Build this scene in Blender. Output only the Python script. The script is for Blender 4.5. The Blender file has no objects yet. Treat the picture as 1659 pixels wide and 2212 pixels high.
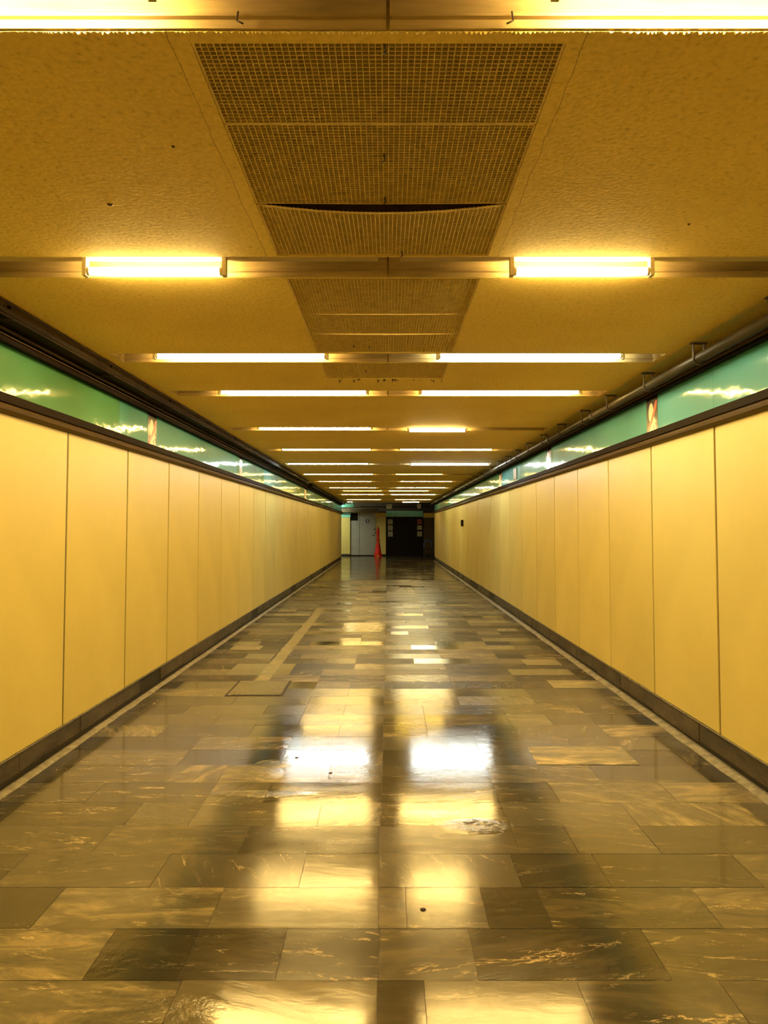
import bpy, bmesh, math, random
from mathutils import Vector, Matrix
R = random.Random(7)
C = bpy.context.scene.collection
# ------------------------------------------------------------------ camera model
F = 1660.0; PCX = 838.0; HOR = 1140.0; TH = 0.0449
CT, ST = math.cos(TH), math.sin(TH)
PCY = HOR - F * math.tan(TH)
CAMZ = 1.5
CEIL = 2.67
def on_level(px, py, z):          # pixel -> point on the level z
    Z = z - CAMZ; u = (PCY - py) / F
    Y = Z * (CT - u * ST) / (u * CT + ST)
    X = (px - PCX) / F * (Y * CT + Z * ST)
    return X, Y
def on_side(px, py, x):           # pixel -> (Y, z) on a vertical plane X = x
    d = x * F / (px - PCX); u = (PCY - py) / F
    return CT * d - u * ST * d, CAMZ + u * CT * d + ST * d
def on_depth(px, py, Y):          # pixel -> (X, z) on a vertical plane Y
    u = (PCY - py) / F
    d = Y / (CT - u * ST)
    return (px - PCX) / F * d, CAMZ + (u * CT + ST) * d
cam = bpy.data.cameras.new('camera'); camo = bpy.data.objects.new('camera', cam); C.objects.link(camo)
camo.location = (0, 0, CAMZ); camo.rotation_euler = (math.pi / 2 + TH, 0, 0)
cam.sensor_fit = 'AUTO'; cam.sensor_width = 36; cam.lens = F / 2212 * 36
cam.shift_x = -(PCX - 829.5) / 2212; cam.shift_y = -(1106 - PCY) / 2212
cam.clip_start = 0.05; cam.clip_end = 200
sc = bpy.context.scene; sc.camera = camo
sc.view_settings.view_transform = 'Standard'; sc.view_settings.look = 'None'
sc.view_settings.gamma = 1; sc.view_settings.use_curve_mapping = False
sc.view_settings.exposure = 0.0
sc.cycles.use_denoising = True
sc.cycles.max_bounces = 5; sc.cycles.diffuse_bounces = 3; sc.cycles.glossy_bounces = 3; sc.cycles.transmission_bounces = 0; sc.cycles.use_adaptive_sampling = True; sc.cycles.adaptive_threshold = 0.12; sc.cycles.time_limit = 1200; sc.cycles.caustics_reflective = False
sc.cycles.sample_clamp_indirect = 6.0
sc.cycles.use_light_tree = True
w = bpy.data.worlds.new('world'); sc.world = w; w.use_nodes = True
w.node_tree.nodes['Background'].inputs[0].default_value = (0.02, 0.016, 0.01, 1)
w.node_tree.nodes['Background'].inputs[1].default_value = 0.2

# ------------------------------------------------------------------ materials
def nodes(name):
    m = bpy.data.materials.new(name); m.use_nodes = True
    nt = m.node_tree; b = nt.nodes['Principled BSDF']
    return m, nt, b
def N(nt, t, **kw):
    n = nt.nodes.new(t)
    for k, v in kw.items():
        if k in n.inputs.keys(): n.inputs[k].default_value = v
        else: setattr(n, k, v)
    return n
def L(nt, a, b): nt.links.new(a, b)
def ramp(nt, fac, stops):
    r = nt.nodes.new('ShaderNodeValToRGB')
    e = r.color_ramp.elements
    while len(e) > 1: e.remove(e[-1])
    e[0].position = stops[0][0]; e[0].color = (*stops[0][1], 1)
    for p, c in stops[1:]:
        x = e.new(p); x.color = (*c, 1)
    L(nt, fac, r.inputs['Fac']); return r
def mat(name, col, rough=0.5, metal=0.0, vary=0.15, scale=6.0, bump=0.0, bscale=60.0, stretch=(1, 1, 1), spec=0.5, rnd=0.0):
    m, nt, b = nodes(name)
    tc = N(nt, 'ShaderNodeTexCoord'); mp = N(nt, 'ShaderNodeMapping'); mp.inputs['Scale'].default_value = stretch
    L(nt, tc.outputs['Object'], mp.inputs['Vector'])
    n = N(nt, 'ShaderNodeTexNoise', Scale=scale, Detail=6.0, Roughness=0.6); L(nt, mp.outputs[0], n.inputs['Vector'])
    lo = tuple(c * (1 - vary) for c in col); hi = tuple(min(1, c * (1 + vary)) for c in col)
    r = ramp(nt, n.outputs['Fac'], [(0.3, lo), (0.7, hi)])
    out = r.outputs['Color']
    if rnd:
        oi = N(nt, 'ShaderNodeObjectInfo')
        mr = N(nt, 'ShaderNodeMapRange'); mr.inputs['To Min'].default_value = 1 - rnd; mr.inputs['To Max'].default_value = 1.0
        L(nt, oi.outputs['Random'], mr.inputs['Value'])
        mx = N(nt, 'ShaderNodeVectorMath', operation='SCALE'); L(nt, out, mx.inputs[0]); L(nt, mr.outputs[0], mx.inputs['Scale'])
        out = mx.outputs[0]
    L(nt, out, b.inputs['Base Color'])
    b.inputs['Roughness'].default_value = rough; b.inputs['Metallic'].default_value = metal
    b.inputs['Specular IOR Level'].default_value = spec
    if bump:
        n2 = N(nt, 'ShaderNodeTexNoise', Scale=bscale, Detail=4.0); L(nt, mp.outputs[0], n2.inputs['Vector'])
        bp = N(nt, 'ShaderNodeBump', Strength=bump, Distance=0.01); L(nt, n2.outputs['Fac'], bp.inputs['Height'])
        L(nt, bp.outputs[0], b.inputs['Normal'])
    return m
def emis(name, col, s):
    m, nt, b = nodes(name)
    b.inputs['Base Color'].default_value = (0.8, 0.8, 0.75, 1)
    b.inputs['Emission Color'].default_value = (*col, 1); b.inputs['Emission Strength'].default_value = s
    return m
M = {}
M['wall_base'] = mat('wall_backing', (0.035, 0.03, 0.022), 0.8)
M['laminate'] = mat('cream_laminate', (0.82, 0.67, 0.215), 0.42, vary=0.05, scale=1.3, bump=0.02, bscale=3, rnd=0.10, spec=0.35)
M['joint'] = mat('joint_metal', (0.20, 0.17, 0.12), 0.45, 0.6)
M['rail'] = mat('bronze_rail', (0.085, 0.05, 0.016), 0.55, 0.0, vary=0.25, scale=3, stretch=(8, 0.6, 8), spec=0.12)
M['darkrail'] = mat('dark_bronze', (0.016, 0.008, 0.004), 0.7, 0.0, vary=0.3, scale=3, stretch=(8, 0.6, 8), spec=0.05)
M['skirt'] = None
M['mortar'] = mat('mortar', (0.30, 0.27, 0.21), 0.75, vary=0.4, scale=14, bump=0.6, bscale=40)
M['groove'] = mat('groove', (0.02, 0.016, 0.01), 0.7)
M['trough'] = mat('fixture_trough', (0.50, 0.38, 0.20), 0.4, 0.15, vary=0.3, scale=4, stretch=(0.7, 6, 6))
M['batten'] = mat('batten_cover', (0.50, 0.42, 0.28), 0.45, 0.2, vary=0.15, scale=5)
M['socket'] = mat('lamp_socket', (0.6, 0.56, 0.45), 0.5)
M['grate'] = mat('grate_metal', (0.88, 0.70, 0.32), 0.5, 0.25, vary=0.15, scale=30)
M['void'] = mat('plenum_dark', (0.13, 0.085, 0.04), 0.9, vary=0.4)
M['clip'] = mat('rusty_clip', (0.05, 0.03, 0.02), 0.7)
M['pipe'] = mat('grey_pipe', (0.06, 0.05, 0.035), 0.45, 0.0, vary=0.3, scale=5, stretch=(1, 0.4, 1), spec=0.2)
M['tray'] = mat('tray_metal', (0.03, 0.017, 0.007), 0.65, 0.0, vary=0.3, scale=4, spec=0.08)
M['steel'] = mat('grey_door', (0.36, 0.36, 0.33), 0.4, 0.0, vary=0.08, scale=3)
M['dark_panel'] = mat('dark_shutter', (0.006, 0.002, 0.001), 0.5, spec=0.1)
M['lobby'] = mat('lobby_wall', (0.08, 0.06, 0.035), 0.8)
M['yellow'] = mat('yellow_band', (0.75, 0.48, 0.03), 0.45)
M['teal'] = mat('teal_band', (0.12, 0.55, 0.42), 0.35)
M['aqua'] = mat('aqua_band', (0.25, 0.75, 0.62), 0.35)
M['red'] = mat('red_plastic', (0.75, 0.02, 0.01), 0.45, vary=0.35, scale=14)
M['amber'] = mat('amber_base', (0.7, 0.35, 0.02), 0.5)
M['navy'] = mat('navy_sign', (0.01, 0.02, 0.09), 0.4)
M['white'] = mat('white_paint', (0.78, 0.78, 0.72), 0.45)
M['paper'] = mat('paper', (0.55, 0.55, 0.42), 0.7, vary=0.3, scale=18)
M['redpaper'] = mat('red_paper', (0.45, 0.10, 0.05), 0.7, vary=0.3, scale=18)
M['blue'] = mat('blue_plastic', (0.05, 0.12, 0.35), 0.5)
M['black'] = mat('black_print', (0.035, 0.025, 0.02), 0.25)
M['cream'] = mat('cream_print', (0.85, 0.72, 0.50), 0.3, vary=0.04)
M['orange'] = mat('orange_print', (0.80, 0.13, 0.04), 0.3, vary=0.35, scale=40)
WARM = (1.0, 0.67, 0.20); GAIN = 1.85
M['tube_warm'] = emis('tube_warm', WARM, 62 * GAIN)
M['tube_amber'] = emis('tube_amber', (1.0, 0.59, 0.12), 52 * GAIN)
M['tube_hot'] = emis('tube_hot', (1.0, 0.67, 0.20), 104 * GAIN)
M['tube_cool'] = emis('tube_cool', (0.90, 0.84, 0.48), 72 * GAIN)
M['tube_white'] = emis('tube_white', (0.88, 0.95, 0.90), 58 * GAIN)
M['tube_far'] = emis('tube_far', WARM, 34 * GAIN)
M['tube_dim'] = emis('tube_dim', (1.0, 0.64, 0.09), 18 * GAIN)

# glossy frieze: coloured sheet with wavy gloss
def frieze_mat(name, col, col2):
    m, nt, b = nodes(name)
    tc = N(nt, 'ShaderNodeTexCoord')
    n = N(nt, 'ShaderNodeTexNoise', Scale=0.9, Detail=2.0); L(nt, tc.outputs['Object'], n.inputs['Vector'])
    r = ramp(nt, n.outputs['Fac'], [(0.35, col), (0.65, col2)]); L(nt, r.outputs[0], b.inputs['Base Color'])
    b.inputs['Roughness'].default_value = 0.5
    b.inputs['Specular IOR Level'].default_value = 0.1; b.inputs['Coat Weight'].default_value = 0.42; b.inputs['Coat Roughness'].default_value = 0.09; b.inputs['Coat IOR'].default_value = 1.5
    mp = N(nt, 'ShaderNodeMapping'); mp.inputs['Scale'].default_value = (1, 1.0, 1.6); L(nt, tc.outputs['Object'], mp.inputs['Vector'])
    n2 = N(nt, 'ShaderNodeTexNoise', Scale=2.2, Detail=3.0, Roughness=0.55); L(nt, mp.outputs[0], n2.inputs['Vector'])
    bp = N(nt, 'ShaderNodeBump', Strength=0.6, Distance=0.010); L(nt, n2.outputs['Fac'], bp.inputs['Height'])
    L(nt, bp.outputs[0], b.inputs['Coat Normal'])
    return m
M['frieze_green'] = frieze_mat('frieze_green', (0.05, 0.24, 0.07), (0.075, 0.33, 0.16))
M['frieze_aqua'] = frieze_mat('frieze_aqua', (0.06, 0.34, 0.34), (0.09, 0.42, 0.46))
M['frieze_teal'] = frieze_mat('frieze_teal', (0.05, 0.36, 0.42), (0.13, 0.50, 0.58))

# ceiling plaster: speckled, with hairline cracks along the grate opening
def ceiling_mat():
    m, nt, b = nodes('ceiling_plaster')
    tc = N(nt, 'ShaderNodeTexCoord')
    n = N(nt, 'ShaderNodeTexNoise', Scale=1.1, Detail=5.0); L(nt, tc.outputs['Object'], n.inputs['Vector'])
    r = ramp(nt, n.outputs['Fac'], [(0.3, (0.80, 0.61, 0.18)), (0.7, (0.90, 0.70, 0.22))])
    n2 = N(nt, 'ShaderNodeTexNoise', Scale=55.0, Detail=2.0); L(nt, tc.outputs['Object'], n2.inputs['Vector'])
    r2 = ramp(nt, n2.outputs['Fac'], [(0.22, (0.62, 0.60, 0.56)), (0.38, (0.90, 0.90, 0.88)), (0.6, (1, 1, 1))])
    mx = N(nt, 'ShaderNodeMix', data_type='RGBA', blend_type='MULTIPLY'); mx.inputs[0].default_value = 1
    L(nt, r.outputs[0], mx.inputs[6]); L(nt, r2.outputs[0], mx.inputs[7])
    # cracks
    sep = N(nt, 'ShaderNodeSeparateXYZ'); L(nt, tc.outputs['Object'], sep.inputs[0])
    nn = N(nt, 'ShaderNodeTexNoise', Scale=9.0, Detail=5.0); L(nt, tc.outputs['Object'], nn.inputs['Vector'])
    wob = N(nt, 'ShaderNodeMath', operation='MULTIPLY_ADD'); L(nt, nn.outputs['Fac'], wob.inputs[0]); wob.inputs[1].default_value = 0.022; wob.inputs[2].default_value = -0.011
    sx = N(nt, 'ShaderNodeMath', operation='ADD'); L(nt, sep.outputs['X'], sx.inputs[0]); L(nt, wob.outputs[0], sx.inputs[1])
    masks = []
    for c in (-0.525, 0.475):
        d = N(nt, 'ShaderNodeMath', operation='SUBTRACT'); L(nt, sx.outputs[0], d.inputs[0]); d.inputs[1].default_value = c
        a = N(nt, 'ShaderNodeMath', operation='ABSOLUTE'); L(nt, d.outputs[0], a.inputs[0])
        l = N(nt, 'ShaderNodeMath', operation='LESS_THAN'); L(nt, a.outputs[0], l.inputs[0]); l.inputs[1].default_value = 0.0010
        masks.append(l)
    mxx = N(nt, 'ShaderNodeMath', operation='MAXIMUM'); L(nt, masks[0].outputs[0], mxx.inputs[0]); L(nt, masks[1].outputs[0], mxx.inputs[1])
    yl = N(nt, 'ShaderNodeMath', operation='LESS_THAN'); L(nt, sep.outputs['Y'], yl.inputs[0]); yl.inputs[1].default_value = 3.4
    mm = N(nt, 'ShaderNodeMath', operation='MULTIPLY'); L(nt, mxx.outputs[0], mm.inputs[0]); L(nt, yl.outputs[0], mm.inputs[1])
    mm2 = N(nt, 'ShaderNodeMath', operation='MULTIPLY'); L(nt, mm.outputs[0], mm2.inputs[0]); mm2.inputs[1].default_value = 0.7
    mx2 = N(nt, 'ShaderNodeMix', data_type='RGBA'); L(nt, mm2.outputs[0], mx2.inputs[0]); L(nt, mx.outputs[2], mx2.inputs[6]); mx2.inputs[7].default_value = (0.05, 0.035, 0.02, 1)
    L(nt, mx2.outputs[2], b.inputs['Base Color']); b.inputs['Roughness'].default_value = 0.75
    bp = N(nt, 'ShaderNodeBump', Strength=0.25, Distance=0.004); L(nt, n2.outputs['Fac'], bp.inputs['Height']); L(nt, bp.outputs[0], b.inputs['Normal'])
    return m
M['ceiling'] = ceiling_mat()

# polished veined stone, one tone per tile
def stone_mat():
    m, nt, b = nodes('polished_stone')
    uv = N(nt, 'ShaderNodeUVMap'); uv.uv_map = 'UVMap'
    at = N(nt, 'ShaderNodeVertexColor'); at.layer_name = 'tone'
    sp = N(nt, 'ShaderNodeSeparateColor'); L(nt, at.outputs['Color'], sp.inputs[0])
    # body mottling
    mpa = N(nt, 'ShaderNodeMapping'); mpa.inputs['Scale'].default_value = (1.6, 5.0, 1); L(nt, uv.outputs[0], mpa.inputs['Vector'])
    n = N(nt, 'ShaderNodeTexNoise', Scale=1.6, Detail=9.0, Roughness=0.66); n.inputs['Distortion'].default_value = 0.7; L(nt, mpa.outputs[0], n.inputs['Vector'])
    body = ramp(nt, n.outputs['Fac'], [(0.3, (0.034, 0.031, 0.022)), (0.5, (0.095, 0.082, 0.052)), (0.70, (0.30, 0.23, 0.12))])
    flat = N(nt, 'ShaderNodeMix', data_type='RGBA'); L(nt, sp.outputs[2], flat.inputs[0]); flat.inputs[6].default_value = (0.10, 0.088, 0.062, 1); L(nt, body.outputs[0], flat.inputs[7])
    # veins: thin iso-lines of a stretched noise
    def vein(scale, stretch, width, seedoff, gate):
        mp = N(nt, 'ShaderNodeMapping'); mp.inputs['Scale'].default_value = stretch; mp.inputs['Location'].default_value = (seedoff, seedoff * 1.7, 0)
        L(nt, uv.outputs[0], mp.inputs['Vector'])
        v = N(nt, 'ShaderNodeTexNoise', Scale=scale, Detail=7.0, Roughness=0.62); v.inputs['Distortion'].default_value = 0.4; L(nt, mp.outputs[0], v.inputs['Vector'])
        s = N(nt, 'ShaderNodeMath', operation='SUBTRACT'); L(nt, v.outputs['Fac'], s.inputs[0]); s.inputs[1].default_value = 0.5
        a = N(nt, 'ShaderNodeMath', operation='ABSOLUTE'); L(nt, s.outputs[0], a.inputs[0])
        mr = N(nt, 'ShaderNodeMapRange'); L(nt, a.outputs[0], mr.inputs['Value'])
        mr.inputs['From Min'].default_value = 0.0; mr.inputs['From Max'].default_value = width; mr.inputs['To Min'].default_value = 1; mr.inputs['To Max'].default_value = 0
        g = N(nt, 'ShaderNodeTexNoise', Scale=3.3, Detail=3.0); L(nt, mp.outputs[0], g.inputs['Vector'])
        gr = N(nt, 'ShaderNodeMapRange'); L(nt, g.outputs['Fac'], gr.inputs['Value']); gr.inputs['From Min'].default_value = gate; gr.inputs['From Max'].default_value = gate + 0.12
        mu = N(nt, 'ShaderNodeMath', operation='MULTIPLY'); L(nt, mr.outputs[0], mu.inputs[0]); L(nt, gr.outputs[0], mu.inputs[1])
        return mu
    v1 = vein(1.5, (1.0, 4.2, 1), 0.012, 3.0, 0.52)
    v2 = vein(3.0, (0.8, 3.2, 1), 0.008, 9.0, 0.56)
    va = N(nt, 'ShaderNodeMath', operation='MAXIMUM'); L(nt, v1.outputs[0], va.inputs[0]); L(nt, v2.outputs[0], va.inputs[1])
    vb = N(nt, 'ShaderNodeMath', operation='MULTIPLY'); L(nt, va.outputs[0], vb.inputs[0]); L(nt, sp.outputs[1], vb.inputs[1])
    mt = N(nt, 'ShaderNodeVectorMath', operation='SCALE'); L(nt, flat.outputs[2], mt.inputs[0])
    tp = N(nt, 'ShaderNodeMath', operation='POWER'); L(nt, sp.outputs[0], tp.inputs[0]); tp.inputs[1].default_value = 1.6
    tm = N(nt, 'ShaderNodeMath', operation='MULTIPLY'); L(nt, tp.outputs[0], tm.inputs[0]); tm.inputs[1].default_value = 3.2; L(nt, tm.outputs[0], mt.inputs['Scale'])
    cm = N(nt, 'ShaderNodeMix', data_type='RGBA'); L(nt, vb.outputs[0], cm.inputs[0]); L(nt, mt.outputs[0], cm.inputs[6]); cm.inputs[7].default_value = (0.80, 0.62, 0.36, 1)
    # chips (pits) at a few spots on the floor
    tc = N(nt, 'ShaderNodeTexCoord')
    def spot(cx, cy, rx, ry):
        s = N(nt, 'ShaderNodeVectorMath', operation='SUBTRACT'); L(nt, tc.outputs['Object'], s.inputs[0]); s.inputs[1].default_value = (cx, cy, 0)
        d = N(nt, 'ShaderNodeVectorMath', operation='DIVIDE'); L(nt, s.outputs[0], d.inputs[0]); d.inputs[1].default_value = (rx, ry, 1)
        l = N(nt, 'ShaderNodeVectorMath', operation='LENGTH'); L(nt, d.outputs[0], l.inputs[0])
        k = N(nt, 'ShaderNodeMapRange'); L(nt, l.outputs['Value'], k.inputs['Value']); k.inputs['From Min'].default_value = 0.7; k.inputs['From Max'].default_value = 1.15
        k.inputs['To Min'].default_value = 1; k.inputs['To Max'].default_value = 0
        return k
    def mx2(a, b_):
        q = N(nt, 'ShaderNodeMath', operation='MAXIMUM'); L(nt, a.outputs[0], q.inputs[0]); L(nt, b_.outputs[0], q.inputs[1]); return q
    chips = None
    for (px, py, rx, ry) in CHIPS:
        x, y = on_level(px, py, 0); k = spot(x, y, rx, ry); chips = k if chips is None else mx2(chips, k)
    cn = N(nt, 'ShaderNodeTexNoise', Scale=26.0, Detail=3.0); L(nt, tc.outputs['Object'], cn.inputs['Vector'])
    cr = N(nt, 'ShaderNodeMapRange'); L(nt, cn.outputs['Fac'], cr.inputs['Value']); cr.inputs['From Min'].default_value = 0.54; cr.inputs['From Max'].default_value = 0.60
    pit = N(nt, 'ShaderNodeMath', operation='MULTIPLY'); L(nt, chips.outputs[0], pit.inputs[0]); L(nt, cr.outputs[0], pit.inputs[1])
    cm2 = N(nt, 'ShaderNodeMix', data_type='RGBA'); L(nt, pit.outputs[0], cm2.inputs[0]); L(nt, cm.outputs[2], cm2.inputs[6]); cm2.inputs[7].default_value = (0.05, 0.035, 0.02, 1)
    L(nt, cm2.outputs[2], b.inputs['Base Color'])
    # roughness
    rn = N(nt, 'ShaderNodeTexNoise', Scale=2.5, Detail=5.0); L(nt, tc.outputs['Object'], rn.inputs['Vector'])
    rr = N(nt, 'ShaderNodeMapRange'); L(nt, rn.outputs['Fac'], rr.inputs['Value']); rr.inputs['From Min'].default_value = 0.3; rr.inputs['From Max'].default_value = 0.7
    rr.inputs['To Min'].default_value = -0.02; rr.inputs['To Max'].default_value = 0.03
    rsum = N(nt, 'ShaderNodeMath', operation='ADD'); L(nt, rr.outputs[0], rsum.inputs[0]); L(nt, at.outputs['Alpha'], rsum.inputs[1]); rr = rsum
    ra = N(nt, 'ShaderNodeMath', operation='MULTIPLY_ADD'); L(nt, pit.outputs[0], ra.inputs[0]); ra.inputs[1].default_value = 0.5; L(nt, rr.outputs[0], ra.inputs[2])
    L(nt, ra.outputs[0], b.inputs['Roughness'])
    b.inputs['IOR'].default_value = 1.55
    spr = N(nt, 'ShaderNodeMapRange'); L(nt, at.outputs['Alpha'], spr.inputs['Value']); spr.inputs['From Min'].default_value = .10; spr.inputs['From Max'].default_value = .26
    spr.inputs['To Min'].default_value = .62; spr.inputs['To Max'].default_value = .05; L(nt, spr.outputs[0], b.inputs['Specular IOR Level'])
    # relief: gentle stone grain, veins, rough patches, pits
    rough = None
    for (px, py, rx, ry) in ROUGHS:
        x, y = on_level(px, py, 0); k = spot(x, y, rx, ry); rough = k if rough is None else mx2(rough, k)
    gn = N(nt, 'ShaderNodeTexNoise', Scale=22.0, Detail=5.0, Roughness=0.6); L(nt, tc.outputs['Object'], gn.inputs['Vector'])
    gs = N(nt, 'ShaderNodeMath', operation='MULTIPLY_ADD'); L(nt, rough.outputs[0], gs.inputs[0]); gs.inputs[1].default_value = 3.2; gs.inputs[2].default_value = 0.16
    gm = N(nt, 'ShaderNodeMath', operation='MULTIPLY'); L(nt, gn.outputs['Fac'], gm.inputs[0]); L(nt, gs.outputs[0], gm.inputs[1])
    h1 = N(nt, 'ShaderNodeMath', operation='MULTIPLY_ADD'); L(nt, pit.outputs[0], h1.inputs[0]); h1.inputs[1].default_value = -3.0; L(nt, gm.outputs[0], h1.inputs[2])
    h2 = N(nt, 'ShaderNodeMath', operation='MULTIPLY_ADD'); L(nt, n.outputs['Fac'], h2.inputs[0]); h2.inputs[1].default_value = 0.5; L(nt, h1.outputs[0], h2.inputs[2])
    bp = N(nt, 'ShaderNodeBump', Strength=0.45, Distance=0.0022); L(nt, h2.outputs[0], bp.inputs['Height']); L(nt, bp.outputs[0], b.inputs['Normal'])
    return m
CHIPS = [(1015, 1778, .075, .05), (1065, 1792, .05, .055), (1035, 1796, .05, .03), (848, 1775, .02, .03)]
ROUGHS = [(540, 1672, .18, .17), (590, 1650, .1, .08), (560, 1715, .3, .05), (1035, 1785, .2, .09), (110, 2070, .26, .16), (180, 2180, .4, .12)]
M['stone'] = stone_mat()
M['grout'] = mat('grout', (0.16, 0.12, 0.07), 0.6, vary=0.4, scale=20)
M['skirt'] = mat('dark_stone_skirting', (0.065, 0.05, 0.033), 0.55, vary=0.75, scale=3.5, bump=0.3, bscale=18, stretch=(1, 1.0, 2.2))

# ------------------------------------------------------------------ mesh helpers
class MB:
    def __init__(s): s.v = []; s.f = []; s.mi = []; s.sm = []
    def face(s, idx, mi=0, smooth=False): s.f.append(tuple(idx)); s.mi.append(mi); s.sm.append(smooth)
    def box(s, x0, x1, y0, y1, z0, z1, mi=0):
        b = len(s.v)
        s.v += [(x0, y0, z0), (x1, y0, z0), (x1, y1, z0), (x0, y1, z0), (x0, y0, z1), (x1, y0, z1), (x1, y1, z1), (x0, y1, z1)]
        for q in ((0, 3, 2, 1), (4, 5, 6, 7), (0, 1, 5, 4), (1, 2, 6, 5), (2, 3, 7, 6), (3, 0, 4, 7)): s.face([b + i for i in q], mi)
        return s
    def tube(s, p, q, r, n=12, mi=0, cap=True):
        p = Vector(p); q = Vector(q); d = (q - p).normalized()
        a = d.orthogonal().normalized(); c = d.cross(a); b = len(s.v)
        for e in (p, q):
            for i in range(n):
                t = 2 * math.pi * i / n; w_ = e + (a * math.cos(t) + c * math.sin(t)) * r; s.v.append(tuple(w_))
        for i in range(n):
            j = (i + 1) % n; s.face((b + i, b + j, b + n + j, b + n + i), mi, True)
        if cap:
            s.face([b + i for i in range(n)][::-1], mi); s.face([b + n + i for i in range(n)], mi)
        return s
    def path(s, pts, r, n=8, mi=0):
        for a, b_ in zip(pts[:-1], pts[1:]): s.tube(a, b_, r, n, mi)
        return s
    def lathe(s, c, prof, n=24, mi=0):
        b = len(s.v)
        for (r, z) in prof:
            for i in range(n):
                t = 2 * math.pi * i / n; s.v.append((c[0] + r * math.cos(t), c[1] + r * math.sin(t), c[2] + z))
        for k in range(len(prof) - 1):
            for i in range(n):
                j = (i + 1) % n; s.face((b + k * n + i, b + k * n + j, b + (k + 1) * n + j, b + (k + 1) * n + i), mi, True)
        s.face([b + i for i in range(n)][::-1], mi); s.face([b + (len(prof) - 1) * n + i for i in range(n)], mi)
        return s
    def extrude_y(s, prof, y0, y1, mi=0, caps=True):       # closed (x,z) outline swept along Y
        b = len(s.v); n = len(prof)
        for y in (y0, y1):
            for (x, z) in prof: s.v.append((x, y, z))
        for i in range(n):
            j = (i + 1) % n; s.face((b + i, b + j, b + n + j, b + n + i), mi)
        if caps: s.face([b + i for i in range(n)][::-1], mi); s.face([b + n + i for i in range(n)], mi)
        return s
    def build(s, name, m, parent=None, bevel=0.0, origin=None):
        me = bpy.data.meshes.new(name)
        o_ = Vector(origin) if origin else Vector((0, 0, 0))
        me.from_pydata([tuple(Vector(v) - o_) for v in s.v], [], s.f)
        for mm in (m if isinstance(m, (list, tuple)) else [m]): me.materials.append(mm)
        for p, mi, sm in zip(me.polygons, s.mi, s.sm): p.material_index = mi; p.use_smooth = sm
        bm = bmesh.new(); bm.from_mesh(me); bmesh.ops.recalc_face_normals(bm, faces=bm.faces)
        bm.to_mesh(me); bm.free(); me.update()
        o = bpy.data.objects.new(name, me); C.objects.link(o); o.location = o_
        if parent:
            o.parent = parent; o.matrix_parent_inverse = parent.matrix_world.inverted()
            o.location = o_ ; o.matrix_parent_inverse = Matrix.Translation(-Vector(parent.location))
        if bevel:
            bv = o.modifiers.new('bevel', 'BEVEL'); bv.width = bevel; bv.segments = 2; bv.limit_method = 'ANGLE'
        return o
def tag(o, label=None, cat=None, group=None, kind=None):
    if label: o['label'] = label
    if cat: o['category'] = cat
    if group: o['group'] = group
    if kind: o['kind'] = kind
    return o
def thing(name, loc, label, cat, group=None):
    o = bpy.data.objects.new(name, None); C.objects.link(o); o.location = loc; o.empty_display_size = 0.1
    return tag(o, label, cat, group)

# ------------------------------------------------------------------ dimensions
XL, XR = -2.20, 2.13             # wall cladding planes
YB = -9.0                        # tunnel start behind the camera
YE_L, YE_R = 36.4, 35.2          # where the walls end
YE = 35.9                        # end of the low ceiling
YF = 40.8                        # far wall
BZL, BZR = 0.165, 0.175          # top of skirting

# ------------------------------------------------------------------ floor
fr = MB(); tones = []; uvs = []
GX0 = -0.035; MOD = 0.325
row0 = on_level(838, 2118, 0)[1]; row7 = on_level(838, 1653, 0)[1]
PITCH = (row7 - row0) / 7
XA, XB = -2.165, 2.095
# explicit rows (pixel x of the joints at pixel y, then tone, vein, mottle for every tile)
def jx(lst, py): return [on_level(p, py, 0)[0] for p in lst]
ROWS = {
 -1: (jx([-130, 388, 815, 916, 1250, 1560], 2130), [(.55, .5, .9), (.62, .8, 1), (.6, .1, .3), (.34, .1, .3), (.62, .4, .3), (.42, 1, .6), (.40, .7, .5)]),
 0: (jx([262, 442, 625, 820, 1009, 1374], 1992), [(.62, .8, 1), (.28, .25, .3), (.34, 1, .4), (.36, 1, .4), (.46, .6, .4), (.34, .9, .5), (.42, .6, .4)]),
 1: (jx([165, 497, 820, 874, 1029, 1149, 1469], 1892), [(.26, .1, .2), (.66, .6, .9), (.62, .4, .4), (.48, .5, .5), (.52, .8, .4), (.34, .1, .2), (.42, 1, .7), (.62, .8, .9)]),
 2: (jx([95, 390, 670, 820, 1090, 1259, 1546], 1815), [(.34, .6, .4), (.45, .4, .3), (.50, .6, .2), (.56, .3, .2), (.52, .5, .3), (.38, .2, .3), (.36, .5, .4), (.60, .2, .6)]),
 3: (jx([-60, 280, 557, 820, 1086, 1196, 1351], 1750), [(.4, .8, .5), (.45, .8, .4), (.5, .3, .4), (.34, .3, .3), (.5, .2, .3), (.5, .3, .3), (.55, .4, .2), (.42, .2, .2)]),
}
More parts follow.
